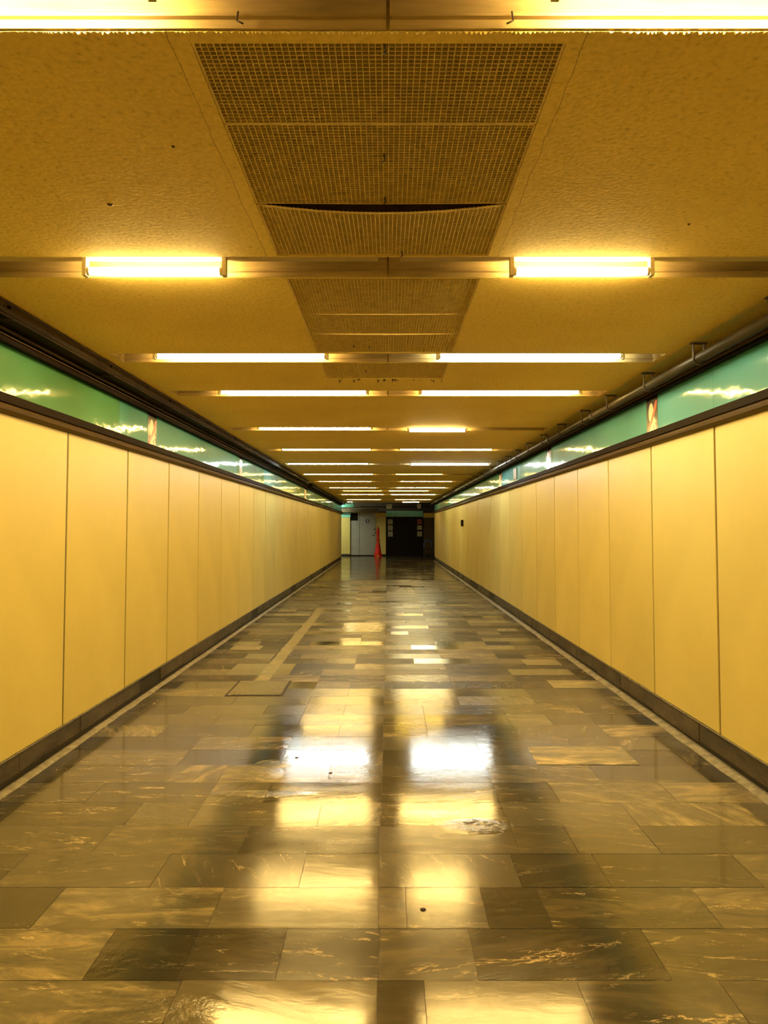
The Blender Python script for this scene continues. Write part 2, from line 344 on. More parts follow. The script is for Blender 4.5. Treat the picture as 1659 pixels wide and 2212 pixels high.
def tile(x0, x1, y0, y1, tone, mat_i=0, g=0.0012, rot=None):
    ym = (y0 + y1) / 2
    rg = R.uniform(.08, .14) if ym < 6.3 else (R.uniform(.24, .40) if R.random() < .86 and ym < 22 else R.uniform(.10, .16))
    if ym > 22: rg = R.uniform(.10, .18)
    if 6.3 < ym < 7.4: rg = R.uniform(.13, .2)
    tone = (*tone, rg)
    b = len(fr.v)
    q = [R.uniform(-1, 1) * 0.0005 for _ in range(3)]
    zs = [q[0], q[1], q[2], q[0] + q[2] - q[1]]
    mz = min(zs)
    fr.v += [(x0 + g, y0 + g, zs[0]), (x1 - g, y0 + g, zs[1]), (x1 - g, y1 - g, zs[2]), (x0 + g, y1 - g, zs[3])]
    fr.face((b, b + 1, b + 2, b + 3), mat_i)
    ox, oy = R.uniform(0, 60), R.uniform(0, 60)
    a = rot if rot is not None else R.choice([0, 0, 0, 0.12, -0.15, 0.3, -0.25, 1.2, -1.2])
    ca, sa = math.cos(a), math.sin(a)
    for (x, y) in ((x0, y0), (x1, y0), (x1, y1), (x0, y1)):
        X, Y = x - x0, y - y0; uvs.append((ca * X - sa * Y + ox, sa * X + ca * Y + oy))
    tones.extend([tone] * 4)
def rtone():
    t = R.choice([.30, .36, .42, .46, .50, .56, .64]) + R.uniform(-.03, .03)
    if R.random() < 0.07: t = R.uniform(.22, .3)
    if R.random() < 0.06: t = R.uniform(.66, .8)
    return (t, R.choice([.1, .3, .5, .8, 1]), R.choice([.2, .3, .4, .6, .9]))
y = row0 - PITCH; k = -1
while y > YB: y -= PITCH; k -= 1
while y < YF - 0.01:
    y1 = min(y + PITCH, YF)
    if k in ROWS:
        xs = [XA] + [x for x in ROWS[k][0] if XA + .05 < x < XB - .05] + [XB]
        ts = ROWS[k][1]; nskip = sum(1 for x in ROWS[k][0] if x <= XA + .05)
        for i in range(len(xs) - 1): tile(xs[i], xs[i + 1], y, y1, ts[min(i + nskip, len(ts) - 1)], rot=None if i % 3 else 0.1)
    else:
        x_lo, x_hi = (XA, XB) if y < 34.5 else (-5.0, 5.0)
        n0 = math.ceil((x_lo - GX0) / MOD); xs = [x_lo]
        n = n0 + R.choice([0, 1])
        while GX0 + n * MOD < x_hi - .05:
            xs.append(GX0 + n * MOD)
            # a joint near the centre line on most rows
            st = R.choice([2, 2, 2, 1])
            if n < 0 < n + st and R.random() < .8: st = -n
            n += st
        xs.append(x_hi)
        for i in range(len(xs) - 1):
            tone = rtone(); a, b_ = xs[i], xs[i + 1]
            # inlaid repairs that are pale in the photograph
            cx, cy = (a + b_) / 2, (y + y1) / 2
            tile(a, b_, y, y1, tone)
    y = y1; k += 1
grid_rows = [row0 + i * PITCH for i in range(0, 60)]
base_z = -0.012
fr.box(-5.0, 5.0, YB, YF + .1, -0.12, -0.004, 1)
me = bpy.data.meshes.new('floor'); me.from_pydata(fr.v, [], fr.f)
me.materials.append(M['stone']); me.materials.append(M['grout'])
for p, mi in zip(me.polygons, fr.mi): p.material_index = mi
me.uv_layers.new(name='UVMap'); me.color_attributes.new('tone', 'FLOAT_COLOR', 'CORNER')
uvl = me.uv_layers['UVMap']; ca_ = me.color_attributes['tone']
for p in me.polygons:
    for li, vi in zip(p.loop_indices, p.vertices):
        if vi < len(uvs):
            uvl.data[li].uv = uvs[vi]; t = tones[vi]; ca_.data[li].color = t
fl = bpy.data.objects.new('floor', me); C.objects.link(fl); tag(fl, kind='structure')

# pale repair slabs, and one painted as a floor reflection, lie flush: thin slabs of their own
def slab(name, x0, x1, y0, y1, tone, h=0.0022, label=None):
    s = MB(); s.box(x0, x1, y0, y1, -0.003, h); m_ = bpy.data.meshes.new(name); m_.from_pydata(s.v, [], s.f)
    m_.materials.append(M['stone']); m_.uv_layers.new(name='UVMap'); m_.color_attributes.new('tone', 'FLOAT_COLOR', 'CORNER'); u = m_.uv_layers['UVMap']; c = m_.color_attributes['tone']
    ox = R.uniform(0, 50)
    for p in m_.polygons:
        for li, vi in zip(p.loop_indices, p.vertices):
            u.data[li].uv = (m_.vertices[vi].co.x + ox, m_.vertices[vi].co.y); c.data[li].color = (*tone, .16)
    o = bpy.data.objects.new(name, m_); C.objects.link(o); o.parent = fl; return o
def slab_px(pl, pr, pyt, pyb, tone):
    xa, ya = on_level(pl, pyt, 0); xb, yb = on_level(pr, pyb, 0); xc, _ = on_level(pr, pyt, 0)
    return slab('pale_or_sheen_slab', xa, max(xb, xc) if pr < PCX else xc, yb, ya, tone)
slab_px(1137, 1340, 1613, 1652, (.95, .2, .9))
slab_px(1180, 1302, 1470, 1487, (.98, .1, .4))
slab_px(745, 833, 1345, 1361, (.95, .1, .3))  # bright reflection on the tile, put into the slab's colour
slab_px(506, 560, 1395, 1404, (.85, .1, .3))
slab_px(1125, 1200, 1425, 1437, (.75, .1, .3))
slab('pale_strip', -1.31, -1.17, 7.6, 14.5, (.78, .3, .5), 0.0018)

# stone access cover
x0, y1 = on_level(520, 1472, 0); x1, y0 = on_level(606, 1502, 0)
hc = thing('access_cover', ((x0 + x1) / 2, (y0 + y1) / 2, 0), 'square stone access cover with a thin dark gap, set in the floor left of centre', 'floor cover')
b = MB(); b.box(x0 - .02, x1 + .02, y0 - .03, y1 + .02, 0.0, 0.003); b.build('rim', M['groove'], hc)
s = MB(); s.box(x0, x1, y0, y1, 0.001, 0.006); so = s.build('cover_slab', M['stone'], hc)
so.data.uv_layers.new(name='UVMap'); so.data.color_attributes.new('tone', 'FLOAT_COLOR', 'CORNER'); u = so.data.uv_layers['UVMap']; c = so.data.color_attributes['tone']
for p in so.data.polygons:
    for li, vi in zip(p.loop_indices, p.vertices):
        co = so.data.vertices[vi].co; u.data[li].uv = (co.x + 7, co.y + 3); c.data[li].color = (.5, 1, .5, .18)

# ------------------------------------------------------------------ ceiling with light rows and grates
# rows: pixel y of near edge (top) and far edge, then tubes: (px0, px1, material, drop)
ROWSPEC = [
 (None, 68, (-360, 300, 'tube_hot', .0), (1225, 1900, 'tube_hot', .0)),
 (555, 600, (193, 474, 'tube_hot', .02), (1116, 1398, 'tube_hot', .02)),
 (764, 783, (340, 700, 'tube_warm', 0), (952, 1340, 'tube_cool', 0)),
 (846, 856, (478, 790, 'tube_warm', 0), (912, 1250, 'tube_warm', 0)),
 (921, 930, (560, 800, 'tube_warm', 0), (885, 1004, 'tube_hot', .02)),
 (966, 974, (610, 800, 'tube_warm', 0), (865, 1062, 'tube_warm', 0)),
 (997, 1004, (616, 795, 'tube_white', 0), (888, 1064, 'tube_white', .01)),
 (1021, 1026, (655, 805, 'tube_far', 0), (855, 955, 'tube_dim', 0)),
 (1036.6, 1041, (690, 802, 'tube_far', 0), (866, 976, 'tube_far', 0)),
 (1050.6, 1054.5, (712, 812, 'tube_far', 0), (857, 962, 'tube_cool', 0)),
 (1058, 1061, (741, 825, 'tube_dim', 0), (838, 925, 'tube_far', 0)),
 (1065.6, 1068.8, (738, 828, 'tube_far', 0), (845, 940, 'tube_cool', 0)),
 (1077, 1079.7, (750, 822, 'tube_far', 0), (854, 930, 'tube_far', 0)),
 (1082.5, 1084.6, (748, 761, 'tube_cool', 0), (870, 905, 'tube_far', .01)),
]
FW = 0.28; rows = []
for (pa, pb, lt, rt) in ROWSPEC:
    yf = on_level(838, pb, CEIL)[1]
    yn = yf - FW
    mid = (yf + yn) / 2; d = mid * CT + (CEIL - CAMZ) * ST
    tubes = []
    for t in (lt, rt):
        tubes.append(((t[0] - PCX) / F * d, (t[1] - PCX) / F * d, t[2], t[3]))
    rows.append((yn, yf, tubes))
for yy in (-0.75, -3.15, -5.5, -7.9):
    rows.append((yy, yy + FW, [(-1.65, -.45, 'tube_warm', 0), (.45, 1.65, 'tube_warm', 0)]))
FX0, FX1 = -1.87, 1.88
gy = lambda py: on_level(838, py, CEIL)[1]
GRX0, GRX1 = -0.478, 0.432
Y0A = rows[0][1] + 0.045
grates = [(Y0A, gy(271)), (gy(271), gy(442)), (gy(444), rows[1][0] - .01),
          (rows[1][1] + .012, gy(680)), (gy(680), gy(722)), (gy(722), rows[2][0] - .02),
          (rows[2][1] + .02, gy(818))]
holes = [(yn, yf, FX0, FX1) for (yn, yf, _) in rows] + [(grates[0][0], grates[2][1], GRX0, GRX1), (grates[3][0], grates[5][1], GRX0, GRX1), (grates[6][0], grates[6][1], GRX0, GRX1)]
ys = sorted(set([YB, YE] + [h[0] for h in holes] + [h[1] for h in holes]))
cm = MB(); CT_ = 0.11
WX0, WX1 = XL - .12, XR + .12
for a, b_ in zip(ys[:-1], ys[1:]):
    m_ = (a + b_) / 2
    hs = [h for h in holes if h[0] < m_ < h[1]]
    if not hs: cm.box(WX0, WX1, a, b_, CEIL, CEIL + CT_)
    else:
        h = hs[0]; cm.box(WX0, h[2], a, b_, CEIL, CEIL + CT_); cm.box(h[3], WX1, a, b_, CEIL, CEIL + CT_)
# plenum over the grates
cm.box(-0.9, 0.9, 1.6, 6.6, 3.05, 3.10, 1)
cm.box(-0.95, -0.9, 1.6, 6.6, CEIL + CT_, 3.10, 1); cm.box(0.9, 0.95, 1.6, 6.6, CEIL + CT_, 3.10, 1)
cm.box(-0.95, .95, 1.55, 1.6, CEIL + CT_, 3.10, 1); cm.box(-0.95, .95, 6.6, 6.65, CEIL + CT_, 3.10, 1)
co = cm.build('ceiling', [M['ceiling'], M['void']]); tag(co, kind='structure')

ORD = ['nearest', 'second', 'third', 'fourth', 'fifth', 'sixth', 'seventh', 'eighth', 'ninth', 'tenth', 'eleventh', 'twelfth', 'thirteenth', 'farthest']
DESC = {0: 'recessed fluorescent ceiling light cut off above', 1: 'fluorescent light with short glaring tube', 2: 'long recessed fluorescent light', 4: 'recessed fluorescent light'}
def fixture(side, yn, yf, tb, label, group):
    x0, x1 = (FX0, -0.004) if side == 'left' else (0.004, FX1)
    e = thing('fluorescent_light', ((x0 + x1) / 2, (yn + yf) / 2, CEIL), label, 'ceiling light', group)
    zt = CEIL + .082; g = .004; t = .006
    h = MB()
    h.box(x0, x1, yn + g, yf - g, zt, zt + t)
    h.box(x0, x1, yn + g, yn + g + t, CEIL + .001, zt); h.box(x0, x1, yf - g - t, yf - g, CEIL + .001, zt)
    if side == 'left': h.box(x0, x0 + t, yn + g + t, yf - g - t, CEIL + .001, zt)
    else: h.box(x1 - t, x1, yn + g + t, yf - g - t, CEIL + .001, zt)
    # folded ledges along both sides of the trough
    h.box(x0 + t, x1 - t, yf - g - t - .014, yf - g - t, CEIL + .022, CEIL + .028)
    h.box(x0 + t, x1 - t, yn + g + t, yn + g + t + .014, CEIL + .022, CEIL + .028)
    h.build('trough', M['trough'], e)
    ta, tb_, m_, drop = tb
    ta = max(ta, x0 + .03); tb_ = min(tb_, x1 - .03)
    yc = (yn + yf) / 2 + 0.01; zc = CEIL + (.016 if drop == 0 else .006) - drop
    bt = MB()
    # ballast cover above and beside the tube
    bt.box(x0 + .05, x1 - .04, yc - .045, yc + .045, CEIL + .046, zt - .002)
    bt.build('ballast_cover', M['batten'], e, bevel=.003)
    tu = MB(); tu.tube((ta, yc, zc), (tb_, yc, zc), .018, 12); tu.build('tube', M[m_], e)
    for xx, s_ in ((ta, -1), (tb_, 1)):
        so_ = MB(); so_.tube((xx, yc, zc), (xx + s_ * .012, yc, zc), .0185, 12)
        so_.box(min(xx + s_ * .012, xx + s_ * .030), max(xx + s_ * .012, xx + s_ * .030), yc - .02, yc + .02, zc - .022, CEIL + .048)
        so_.build('socket', M['socket'], e)
    return e
for i, (yn, yf, tubes) in enumerate(rows):
    for side, tb in zip(('left', 'right'), tubes):
        if i < 14:
            d = DESC.get(i, 'recessed fluorescent light')
            if i == 4 and side == 'right': d = 'recessed fluorescent light with a short bright tube'
            lab = f'{d}, {side} half of the {ORD[i]} row'
            fixture(side, yn, yf, tb, lab, 'rows of fluorescent ceiling lights')
        else:
            fixture(side, yn, yf, tb, 'recessed fluorescent light in the rows behind the viewpoint', 'fluorescent lights behind the viewpoint')

# bent wires / hooks at the edge of the first row
for px in (514, 1106):
    X, Y = on_level(px, 52, CEIL + .02)
    Y = rows[0][1] - .03
    X = (px - PCX) / F * (Y * CT + (CEIL - CAMZ) * ST)
    hk = MB(); s_ = -1 if px < PCX else 1
    hk.path([(X, Y, CEIL + .028), (X + s_ * .003, Y, CEIL + .006), (X - s_ * .012, Y + .002, CEIL + .0)], .0022, 8)
    o = hk.build('wire_hook', M['clip']); tag(o, ('left' if px < PCX else 'right') + ' small bent wire hook at the lip of the nearest light trough', 'hook', 'wire hooks on the nearest light row')

# grates
GR_E = []
GL = ['nearest wire ceiling grate panel right behind the first light row', 'second wire grate panel, flat, in the middle of the long front opening',
      'sagging wire grate panel with a dark curved gap, just before the second light row', 'wire grate panel directly beyond the second light row',
      'narrow dusty wire grate panel in the middle of the second opening', 'bowed wire grate panel with dark specks before the third light row',
      'last wire grate panel, ragged at its far edge, beyond the third light row']
for gi, (ya, yb) in enumerate(grates):
    e = thing('ceiling_grate', (0, (ya + yb) / 2, CEIL), GL[gi], 'grate', 'wire grates down the middle of the ceiling'); GR_E.append(e)
    xa, xb = GRX0 + .004, GRX1 - .004; ya += .004; yb -= .004
    zb = CEIL + .004; hh = .011
    def sag(x, yy, gi=gi, ya=ya, yb=yb):
        u_ = max(0, 1 - ((x + .02) / .45) ** 2); v_ = (yb - yy) / (yb - ya)
        return -u_ * {2: .034 * v_ ** 2, 4: .004 * v_, 5: .008 * v_, 1: .003 * (1 - v_), 6: .003 * v_}.get(gi, 0)
    b = MB()
    nx = int((xb - xa) / .0163); ny = max(3, int((yb - ya) / .0163))
    SEG = 8
    def strip(pts, wx, wy):          # polyline bar with rectangular section
        bb = len(b.v)
        for (x, yy) in pts:
            z = zb + sag(x, yy)
            b.v.extend([(x - wx, yy - wy, z), (x + wx, yy + wy, z), (x + wx, yy + wy, z + hh), (x - wx, yy - wy, z + hh)])
        for q in range(len(pts) - 1):
            for r_ in range(4):
                s1 = (r_ + 1) % 4; b.face((bb + q * 4 + r_, bb + q * 4 + s1, bb + q * 4 + 4 + s1, bb + q * 4 + 4 + r_))
    for i in range(1, nx):
        x = xa + (xb - xa) * i / nx; strip([(x, ya + (yb - ya) * j / 3) for j in range(4)], .0010, 0)
    for j in range(1, ny):
        yy = ya + (yb - ya) * j / ny; strip([(xa + (xb - xa) * i / SEG, yy) for i in range(SEG + 1)], 0, .0009)
    b.build('lattice', M['grate'], e)
    f_ = MB()
    for (p0, p1) in (((xa, ya), (xa, yb)), ((xb, ya), (xb, yb))):
        f_.box(p0[0] - .003, p0[0] + .003, ya, yb, zb - .001, zb + .02)
    bb = MB(); b = bb
    hh = .005 if gi == 2 else .02; strip([(xa + (xb - xa) * i / SEG, ya) for i in range(SEG + 1)], 0, .003); strip([(xa + (xb - xa) * i / SEG, yb) for i in range(SEG + 1)], 0, .003)
    off = len(f_.v); f_.v += b.v; f_.f += [tuple(i + off for i in q) for q in b.f]; f_.mi += b.mi; f_.sm += b.sm
    f_.build('frame', M['grate'], e)
for (px, py) in ((830, 97), (829, 336), (831, 429), (868, 546), (764, 746), (797, 748), (790, 800)):
    X, Y = on_level(px, py, CEIL - .002)
    hk = MB(); hk.path([(X, Y, CEIL + .004), (X + .003, Y + .012, CEIL - .010), (X - .002, Y + .03, CEIL - .008)], .003, 6)
    gp = min(GR_E, key=lambda g_: abs(g_.location.y - Y)); hk.build('wire_clip', M['clip'], gp)
# plaster lip round the grate openings: ragged edge beyond the first light row
lip = MB(); x = -2.0; yl = rows[0][1]
while x < 2.0:
    wd = R.uniform(.006, .018); hgt = R.uniform(.001, .009) * (0.3 + abs(math.sin(x * 7)) * .9)
    bb = len(lip.v); lip.v += [(x, yl - .001, CEIL - .0), (x + wd, yl - .001, CEIL), (x + wd * .5, yl - hgt * .3, CEIL - hgt), (x + wd * .5, yl + .012, CEIL - .0005)]
    lip.face((bb, bb + 1, bb + 2)); lip.face((bb, bb + 2, bb + 3)); lip.face((bb + 1, bb + 3, bb + 2)); x += wd
o = lip.build('plaster_fringe', M['ceiling'], co); tag(o, kind='stuff')

# ------------------------------------------------------------------ side walls
def wall(side):
    s = -1 if side == 'left' else 1
    X = XL if s < 0 else XR; bz = BZL if s < 0 else BZR; ye = YE_L if s < 0 else YE_R
    y5, dy = ((on_side(144, 1140, XL)[0], 1.221) if s < 0 else (on_side(1547, 1140, XR)[0], 1.208))
    w_ = MB(); w_.box(min(X + s * .015, X + s * .14), max(X + s * .015, X + s * .14), YB, ye, 0, CEIL, 0)
    # joint strips
    js = []
    y = y5
    while y > YB: y -= dy
    y += dy
    while y < ye: js.append(y); y += dy
    for yj in js: w_.box(min(X + s * .006, X + s * .016), max(X + s * .006, X + s * .016), yj - .007, yj + .007, bz, 2.2, 1)
    wo = w_.build('wall_' + side, [M['wall_base'], M['joint']]); tag(wo, kind='structure')
    edges = [YB] + js + [ye]
    for a, b_ in zip(edges[:-1], edges[1:]):
        if b_ - a < .05: continue
        p = MB(); jo = R.uniform(-.0015, .0015)
        p.box(min(X + jo, X + s * .014), max(X + jo, X + s * .014), a + .014, b_ - .014, bz + R.uniform(0, .004), 2.2)
        p.build('wall_panel', M['laminate'], wo, bevel=.002, origin=(X, (a + b_) / 2, 1.2))
    # skirting of stone blocks, with bottom groove
    sk = MB(); y = YB
    sx = X + s * .012
    sk.box(min(sx + s * .002, sx + s * .03), max(sx + s * .002, sx + s * .03), YB, ye, 0, bz - .012, 1)
    while y < ye:
        ln = R.uniform(.5, .95); y2 = min(y + ln, ye); jo = R.uniform(-.006, .004)
        sk.box(min(sx + s * jo, sx + s * .02), max(sx + s * jo, sx + s * .02), y + .003, y2 - .003, R.choice([.035, .035, .02]), bz - .006 - R.choice([0, 0, .008]), 0); y = y2
    so_ = sk.build('baseboard_' + side, [M['skirt'], M['groove']]); tag(so_, kind='structure')
    lp = MB(); lp.box(min(X - s * .001, X + s * .016), max(X - s * .001, X + s * .016), YB, ye, bz - .010, bz - .002)
    q = lp.build('top_lip', M['mortar'], so_)
    # worn mortar strip on the floor
    mo = MB(); prof_n = 5; wd = .055 if s < 0 else .075
    n = int((ye - YB) / .25); bb = 0
    x_in = X - s * (.012 if s < 0 else .0); zt = .016
    for i in range(n + 1):
        yy = YB + (ye - YB) * i / n; wv = wd + R.uniform(-.006, .008)
        for (fx, fz) in ((0, -.003), (0, 1), (.35, .9), (.75, .4), (1, -.15)):
            mo.v.append((x_in - s * wv * fx, yy, (zt + R.uniform(-.001, .001)) * fz))
    for i in range(n):
        for j in range(4): mo.face((i * 5 + j, i * 5 + j + 1, i * 5 + 6 + j, i * 5 + 5 + j), 0, True)
    mo_ = mo.build('trim_' + ('1' if s < 0 else '2'), M['mortar']); tag(mo_, kind='structure')
    # rail under the frieze
    z0, z1 = (2.152, 2.256) if s < 0 else (2.158, 2.262)
    pr = [(0, z0), (-.050, z0 + .004), (-.066, z0 + .014), (-.070, z0 + .030), (-.062, z0 + .044), (-.050, z0 + .050), (-.046, z0 + .060), (-.060, z0 + .064), (-.060, z1), (0, z1)]
    rl = MB(); rl.extrude_y([(X + s * (.013) + s * dx_, z) for dx_, z in pr], YB, ye)
    r2 = rl.build('trim_' + ('3' if s < 0 else '4'), M['rail']); tag(r2, kind='structure')
    cap = MB(); cap.box(min(X - s * .049, X - s * .020), max(X - s * .049, X - s * .020), YB, ye + .004, z0 + .056, z1 + .002); cap.build('dark_channel', M['darkrail'], r2)
    return wo
wall('left'); wall('right')

# frieze
def frieze(side):
    s = -1 if side == 'left' else 1
    X = XL if s < 0 else XR; ye = YE_L if s < 0 else YE_R
    e = thing('frieze_band', (X, 12, 2.25), f'glossy green and aqua frieze band along the top of the {side} wall', 'frieze')
    z0, z1 = 2.25, 2.555
    seam = on_side(256, 1000, XL)[0] if s < 0 else 5.0
    y = seam
    while y > YB: y -= 2.44
    i = 0
    while y < ye - .02:
        a, b_ = max(y, YB), min(y + 2.44, ye)
        if s < 0: m_ = 'frieze_green' if b_ < 7 else ('frieze_aqua' if b_ < 13 else R.choice(['frieze_green', 'frieze_aqua', 'frieze_green']))
        else: m_ = 'frieze_aqua' if 3 < a < 9 else R.choice(['frieze_green', 'frieze_green', 'frieze_aqua'])
        if 12.5 < (a + b_) / 2 < 15.2: m_ = 'frieze_teal'
        if a > 30: m_ = 'frieze_teal'
        p = MB(); p.box(min(X, X + s * .012), max(X, X + s * .012), a + .0015, b_ - .0015, z0, z1)
        p.build('frieze_panel', M[m_], e); y += 2.44
    # picture strips
    def strip(ya, yb):
        flip = s > 0
        def P(u_, v_, k):      # u to the right as seen, v down from the top
            uu = (1 - u_) if flip else u_
            return (X - s * (.0015 + .0006 * k), ya + (yb - ya) * uu, z1 - .01 - (z1 - z0 - .012) * v_)
        pn = MB(); pn.box(min(X - s * .0015, X), max(X - s * .0015, X), ya, yb, z0, z1 - .002)
        po = pn.build('picture_strip', M['black'], e)
        cr_ = MB()
        def poly(mb, pts, k):
            f0 = len(mb.v); mb.v += [P(u_, v_, k) for u_, v_ in pts]; mb.face(range(f0, f0 + len(pts)))
        el = [(.42 + .22 * math.cos(t), .40 + .27 * math.sin(t)) for t in [2 * math.pi * i_ / 20 for i_ in range(20)]]
        poly(cr_, el, .6)
        poly(cr_, [(.66, .50), (.80, .62), (.92, .66), (.80, .72), (.88, .98), (.72, .98), (.66, .74), (.60, .78), (.66, .98), (.16, .98), (.30, .82), (.48, .62)], 1)
        cr_.build('cream_shape', M['cream'], po)
        rd = MB(); poly(rd, [(.80, .12), (.98, .10), (.94, .24), (.76, .46), (.58, .62), (.36, .80), (.16, .98), (.03, .98), (.12, .80), (.40, .60), (.62, .38)], 1.6)
        rd.build('orange_band', M['orange'], po)
    if s < 0:
        for (pa, pb, py) in ((319, 338, 930), (517, 523, 1020)):
            strip(on_side(pa, py, X)[0], on_side(pb, py, X)[0])
        strip(20.2, 20.7)
    else:
        for (pa, pb, py) in ((1421, 1397, 900), (1190, 1180, 990)):
            strip(on_side(pa, py, X)[0], on_side(pb, py, X)[0])
        strip(14.35, 14.75)
frieze('left'); frieze('right')

# cornice above the frieze, both sides
for s, X, ye, nm in ((-1, XL, YE_L, 'trim_5'), (1, XR, YE_R, 'trim_6')):
    pr = [(.013, 2.552), (-.055, 2.540), (-.060, 2.545), (-.060, 2.575), (-.045, 2.585), (-.045, 2.62), (-.030, 2.63), (-.03, CEIL), (.013, CEIL)]
    c_ = MB(); c_.extrude_y([(X + s * a, z) for a, z in pr], YB, min(ye, YE)); o = c_.build(nm, M['darkrail']); tag(o, kind='structure')
    l_ = MB(); l_.box(min(X - s * .060, X - s * .074), max(X - s * .060, X - s * .074), YB, min(ye, YE), 2.570, 2.578); l_.build('cornice_lip', M['rail'], o)

# left: cable tray and conduits under the ceiling corner
tr = thing('cable_tray', (XL + .16, 8, 2.6), 'dark metal cable tray running under the ceiling corner above the left frieze', 'cable tray')
t = MB(); t.box(XL + .078, XL + .215, YB, 19.2, 2.612, 2.616); t.box(XL + .078, XL + .081, YB, 19.2, 2.616, 2.645); t.box(XL + .212, XL + .215, YB, 19.2, 2.600, 2.645)
t.box(XL + .205, XL + .212, YB, 19.2, 2.600, 2.603)
t.build('tray', M['tray'], tr)
yy = -8.0
i_ = 0
while yy < 19:
    b = MB(); b.box(XL + .095, XL + .10, yy, yy + .03, 2.616, CEIL); b.box(XL + .195, XL + .20, yy, yy + .03, 2.616, CEIL); b.box(XL + .075, XL + .225, yy, yy + .035, 2.592, 2.6)
    b.build('tray_bracket', M['tray'], tr); yy += 1.5
for (dx, z, r_, lb) in ((.100, 2.588, .010, 'upper thin dark conduit between the frieze and the cable tray on the left'), (.238, CEIL - .0100, .0085, 'thin dark conduit under the ceiling beside the left cable tray')):
    c_ = MB(); c_.tube((XL + dx, YB, z), (XL + dx, 35.8 if dx < .2 else 19.0, z), r_, 10); o = c_.build('conduit', M['tray']); tag(o, lb, 'conduit', 'conduits beside the left cable tray')
# far left boxed duct
dk = MB(); ys_, yb_ = on_level(675, 1043, CEIL)[1], YE
xi = XL + .20
bb = len(dk.v)
dk.v += [(XL + .02, 18.9, 2.545), (xi, 20.6, CEIL - .001), (XL + .02, 18.9, CEIL - .001), (xi, 20.8, 2.575), (XL + .02, yb_, 2.545), (xi, yb_, 2.575), (xi, yb_, CEIL - .001), (XL + .02, yb_, CEIL - .001)]
dk = MB(); dk.extrude_y([(XL + .0, 2.556), (xi, 2.585), (xi, CEIL - .001), (XL + .0, CEIL - .001)], 20.3, yb_)
bb = len(dk.v); dk.v += [(XL + .085, 18.9, 2.62), (XL + .085, 18.9, 2.628), (xi, 20.3, 2.60), (xi, 20.3, 2.592), (XL + .085, 20.3, 2.60), (XL + .085, 20.3, 2.592)]
dk.face((bb, bb + 1, bb + 2, bb + 3)); dk.face((bb, bb + 3, bb + 5)); dk.face((bb + 1, bb + 4, bb + 2))
o = dk.build('ceiling_duct', M['darkrail']); tag(o, 'dark boxed duct in the far left ceiling corner above the frieze', 'duct')

# right: grey pipe on hangers
pr = thing('ceiling_pipe', (1.985, 12, 2.6), 'grey pipe on U hangers under the right ceiling corner', 'pipe')
px_ = 1.965; pz = 2.572; pr_ = .030
y = 2.0
p = MB(); p.tube((px_, YB, pz), (px_, 35.0, pz), pr_, 16); p.build('pipe_run', M['pipe'], pr)
hy = [on_side(a, b_, px_)[0] for a, b_ in ((1509, 760), (1400, 826), (1319, 871), (1264, 900), (1214, 931), (1176, 955))]
yy = hy[-1]
while yy < 34: yy += .97; hy.append(yy)
yy = hy[0]
while yy > -7: yy -= .97; hy.append(yy)
for yy in sorted(hy):
    b = MB()
    for dxx in (-pr_ - .004, pr_ + .004):
        b.box(px_ + dxx - .0025, px_ + dxx + .0025, yy - .012, yy + .012, pz - .01, CEIL)
    pts = [(px_ + (pr_ + .004) * math.cos(t_), yy, pz - .008 + (pr_ + .004) * math.sin(t_)) for t_ in [math.pi + math.pi * k_ / 8 for k_ in range(9)]]
    b.path(pts, .005, 6); b.box(px_ - .05, px_ + .05, yy - .018, yy + .018, CEIL - .008, CEIL)
    b.build('pipe_hanger', M['clip'], pr)
for yy in (3.6, 7.3, 9.3, 12.1, 15.5, 19.0, 23.0, 27.5):
    b = MB(); b.tube((px_, yy - .05, pz), (px_, yy + .05, pz), pr_ + .006, 16); b.build('pipe_coupling', M['pipe'], pr)
lo = thing('lower_conduit', (XR - .09, 12, 2.53), 'thin metal conduit along the lower edge of the right cornice', 'conduit')
b = MB(); b.tube((XR - .083, YB, 2.560), (XR - .083, 35.0, 2.560), .009, 10); b.build('conduit_run', M['rail'], lo)

# small dark box on the right wall panel, far along
ya_, za_ = on_side(1000, 1130, XR)
b = MB(); b.box(XR - .05, XR, ya_ - .16, ya_ + .16, za_ - .09, za_ + .09)
o = b.build('switch_box', M['darkrail'], bevel=.006); tag(o, 'small dark box fixed to a far cream panel of the right wall', 'box')

# ------------------------------------------------------------------ lobby at the far end
HX0, HX1, HZ = -5.0, 5.0, 3.15
lw = MB(); lw.box(HX0, HX1, YF, YF + .1, 0, HZ); o = lw.build('wall_back', M['lobby']); tag(o, kind='structure')
lw = MB(); lw.box(HX0, HX1, YE + .02, YF + .1, HZ, HZ + .1); o = lw.build('ceiling_lobby', M['lobby']); tag(o, kind='structure')
lw = MB(); lw.box(HX0 - .1, HX0, 34.6, YF + .1, 0, HZ + .1); o = lw.build('wall_lobby_left', M['lobby']); tag(o, kind='structure')
lw = MB(); lw.box(HX1, HX1 + .1, 34.6, YF + .1, 0, HZ + .1); o = lw.build('wall_lobby_right', M['lobby']); tag(o, kind='structure')
# walls returning either side of the tunnel mouth, header above it, near end wall
lw = MB(); lw.box(HX0, XL - .14, YE_L - .12, YE_L, 0, HZ); lw.box(XR + .14, HX1, YE_R - .12, YE_R, 0, HZ); lw.box(XL - .14, XR + .14, YE - .1, YE, CEIL + CT_, HZ)
lw.box(XR + .14, HX1, YE_R, YE + .12, CEIL + .1, HZ)
o = lw.build('wall_lobby_front', M['lobby']); tag(o, kind='structure')
lw = MB(); lw.box(XL - .14, XR + .14, YB - .1, YB, 0, CEIL + CT_); o = lw.build('wall_near_end', M['laminate']); tag(o, kind='structure')

